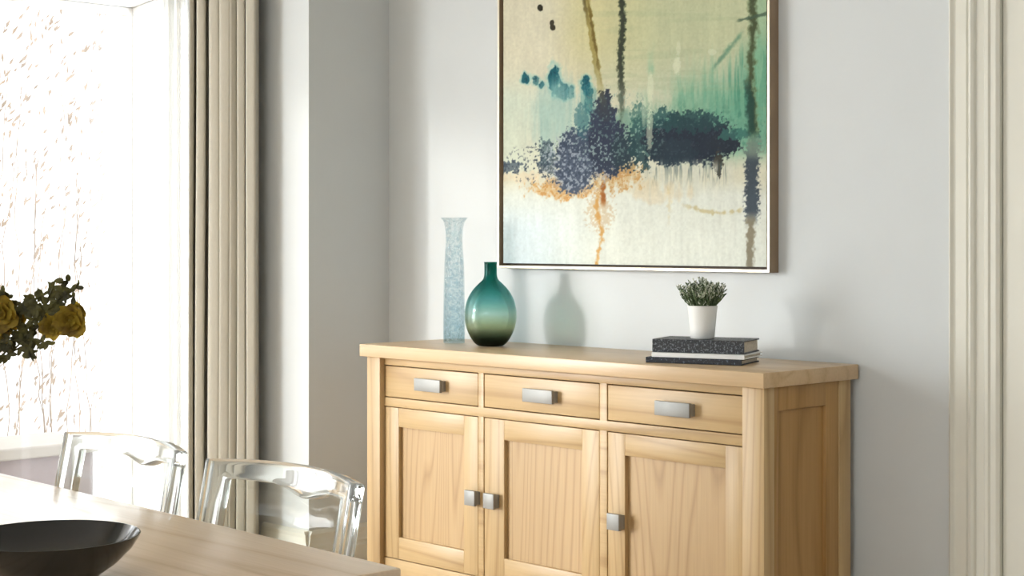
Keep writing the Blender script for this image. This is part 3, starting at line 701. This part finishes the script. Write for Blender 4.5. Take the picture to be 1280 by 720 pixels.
def petal(bm, c, d, nrm, L_, W_):
    d = Vector(d).normalized(); nrm = Vector(nrm).normalized(); s = d.cross(nrm).normalized(); n = s.cross(d)
    G = []
    for i in range(6):
        t = i/5; w = W_*math.sin(math.pi*min(1, .12+t*.80))**.7*.5; row = []
        for j in range(-2, 3):
            q = j/2; p = c+d*L_*t*(1-.10*abs(q)*t)+s*w*q+n*(.18*L_*t*t-.10*W_*q*q+r4.uniform(-.0006, .0006)); row.append(bm.verts.new(p))
        G.append(row)
    for i in range(5):
        for j in range(4): bm.faces.new((G[i][j], G[i][j+1], G[i+1][j+1], G[i+1][j]))
view = Vector((-sn, cs, 0))
def bloom(px, py, d, R, n=9):
    blooms = newbm(); c = at(px, py, d)
    tube(blooms, [c-Vector((0, 0, .001)), c+Vector((0, 0, .004))], .004, 8)
    for layer, (k, rr, tilt) in enumerate(((n, R, .15), (n-2, R*.75, .5), (n-4, R*.5, .9))):
        for i in range(k):
            a = 2*math.pi*(i+r4.uniform(-.2, .2))/k+layer
            rd = Vector((cs, sn, 0))*math.cos(a)+Vector((0, 0, 1))*math.sin(a)
            petal(blooms, c, rd-view*tilt, -view+rd*tilt*.3+Vector((r4.uniform(-.4, .4), r4.uniform(-.4, .4), r4.uniform(-.4, .4))), rr*r4.uniform(.85, 1.1), rr*.95)
    obj('flower_head', blooms, M['bloom'], FE, True)
DP = 2.42
for px, py, R, dd in ((88, 401, .029, 0), (66, 408, .022, .01), (94, 392, .020, .02), (96, 408, .018, .015), (18, 398, .022, .03), (2, 392, .030, 0), (-8, 412, .032, .02), (-30, 390, .03, .04), (-50, 420, .03, -.02)): bloom(px, py, DP+dd, R)
mouth = Vector((fx, fy, TZ+.165))
def spray(tgt, n, mid=None, leaves=True, lf=(.008, .016)):
    p1 = at(*tgt); m_ = at(*mid) if mid else mouth.lerp(p1, .6)+Vector((0, 0, .05))
    pts = []
    for i in range(n+1):
        t = i/n; pts.append(mouth*(1-t)**2+m_*2*t*(1-t)+p1*t*t)
    tube(sprig, pts, [.0018*(1-.7*i/n)+.0004 for i in range(n+1)], 5)
    if leaves:
        for i in range(n//2, n+1):
            for k in range(3):
                a = r4.uniform(0, 2*math.pi); dv = Vector((cs, sn, 0))*math.cos(a)+Vector((0, 0, 1))*math.sin(a)+view*r4.uniform(-.3, .3)
                petal(sprig, pts[i], dv, -view+Vector((r4.uniform(-.5, .5), 0, r4.uniform(-.5, .5))), r4.uniform(*lf), r4.uniform(*lf)*.55)
for t, m_ in (((92, 372, DP), (40, 330, DP)), ((96, 360, DP), (40, 390, DP)), ((68, 352, DP), (60, 400, DP)), ((85, 352, DP+.02), (60, 410, DP)), ((52, 370, DP), (10, 380, DP)), ((28, 380, DP), (-20, 360, DP)),
              ((38, 446, DP), (30, 380, DP)), ((37, 425, DP+.01), (20, 390, DP)), ((10, 442, DP), (0, 400, DP)), ((-4, 455, DP), (-10, 420, DP)), ((6, 368, DP), (-40, 350, DP)), ((60, 430, DP), (30, 410, DP)), ((55, 388, DP), (10, 370, DP)), ((80, 402, DP+.02), (20, 400, DP)), ((2, 392, DP+.02), (-30, 380, DP))):
    spray(t, 16, m_)
for px, py in ((30, 388), (40, 393), (46, 388), (36, 378), (44, 384), (52, 394), (30, 412), (36, 418), (24, 405), (60, 384), (72, 366), (80, 370), (76, 376), (78, 384), (36, 434), (38, 440), (10, 425), (9, 432), (10, 372), (3, 366), (70, 390)):
    c = at(px, py, DP+r4.uniform(-.01, .02))
    for k in range(4):
        a = r4.uniform(0, 6.28); dv = Vector((cs, sn, 0))*math.cos(a)+Vector((0, 0, 1))*math.sin(a)
        petal(sprig, c, dv, -view+Vector((r4.uniform(-.5, .5), 0, r4.uniform(-.5, .5))), r4.uniform(.008, .013), r4.uniform(.005, .009))
obj('leafy_stems', sprig, M['sprig'], FE, True)
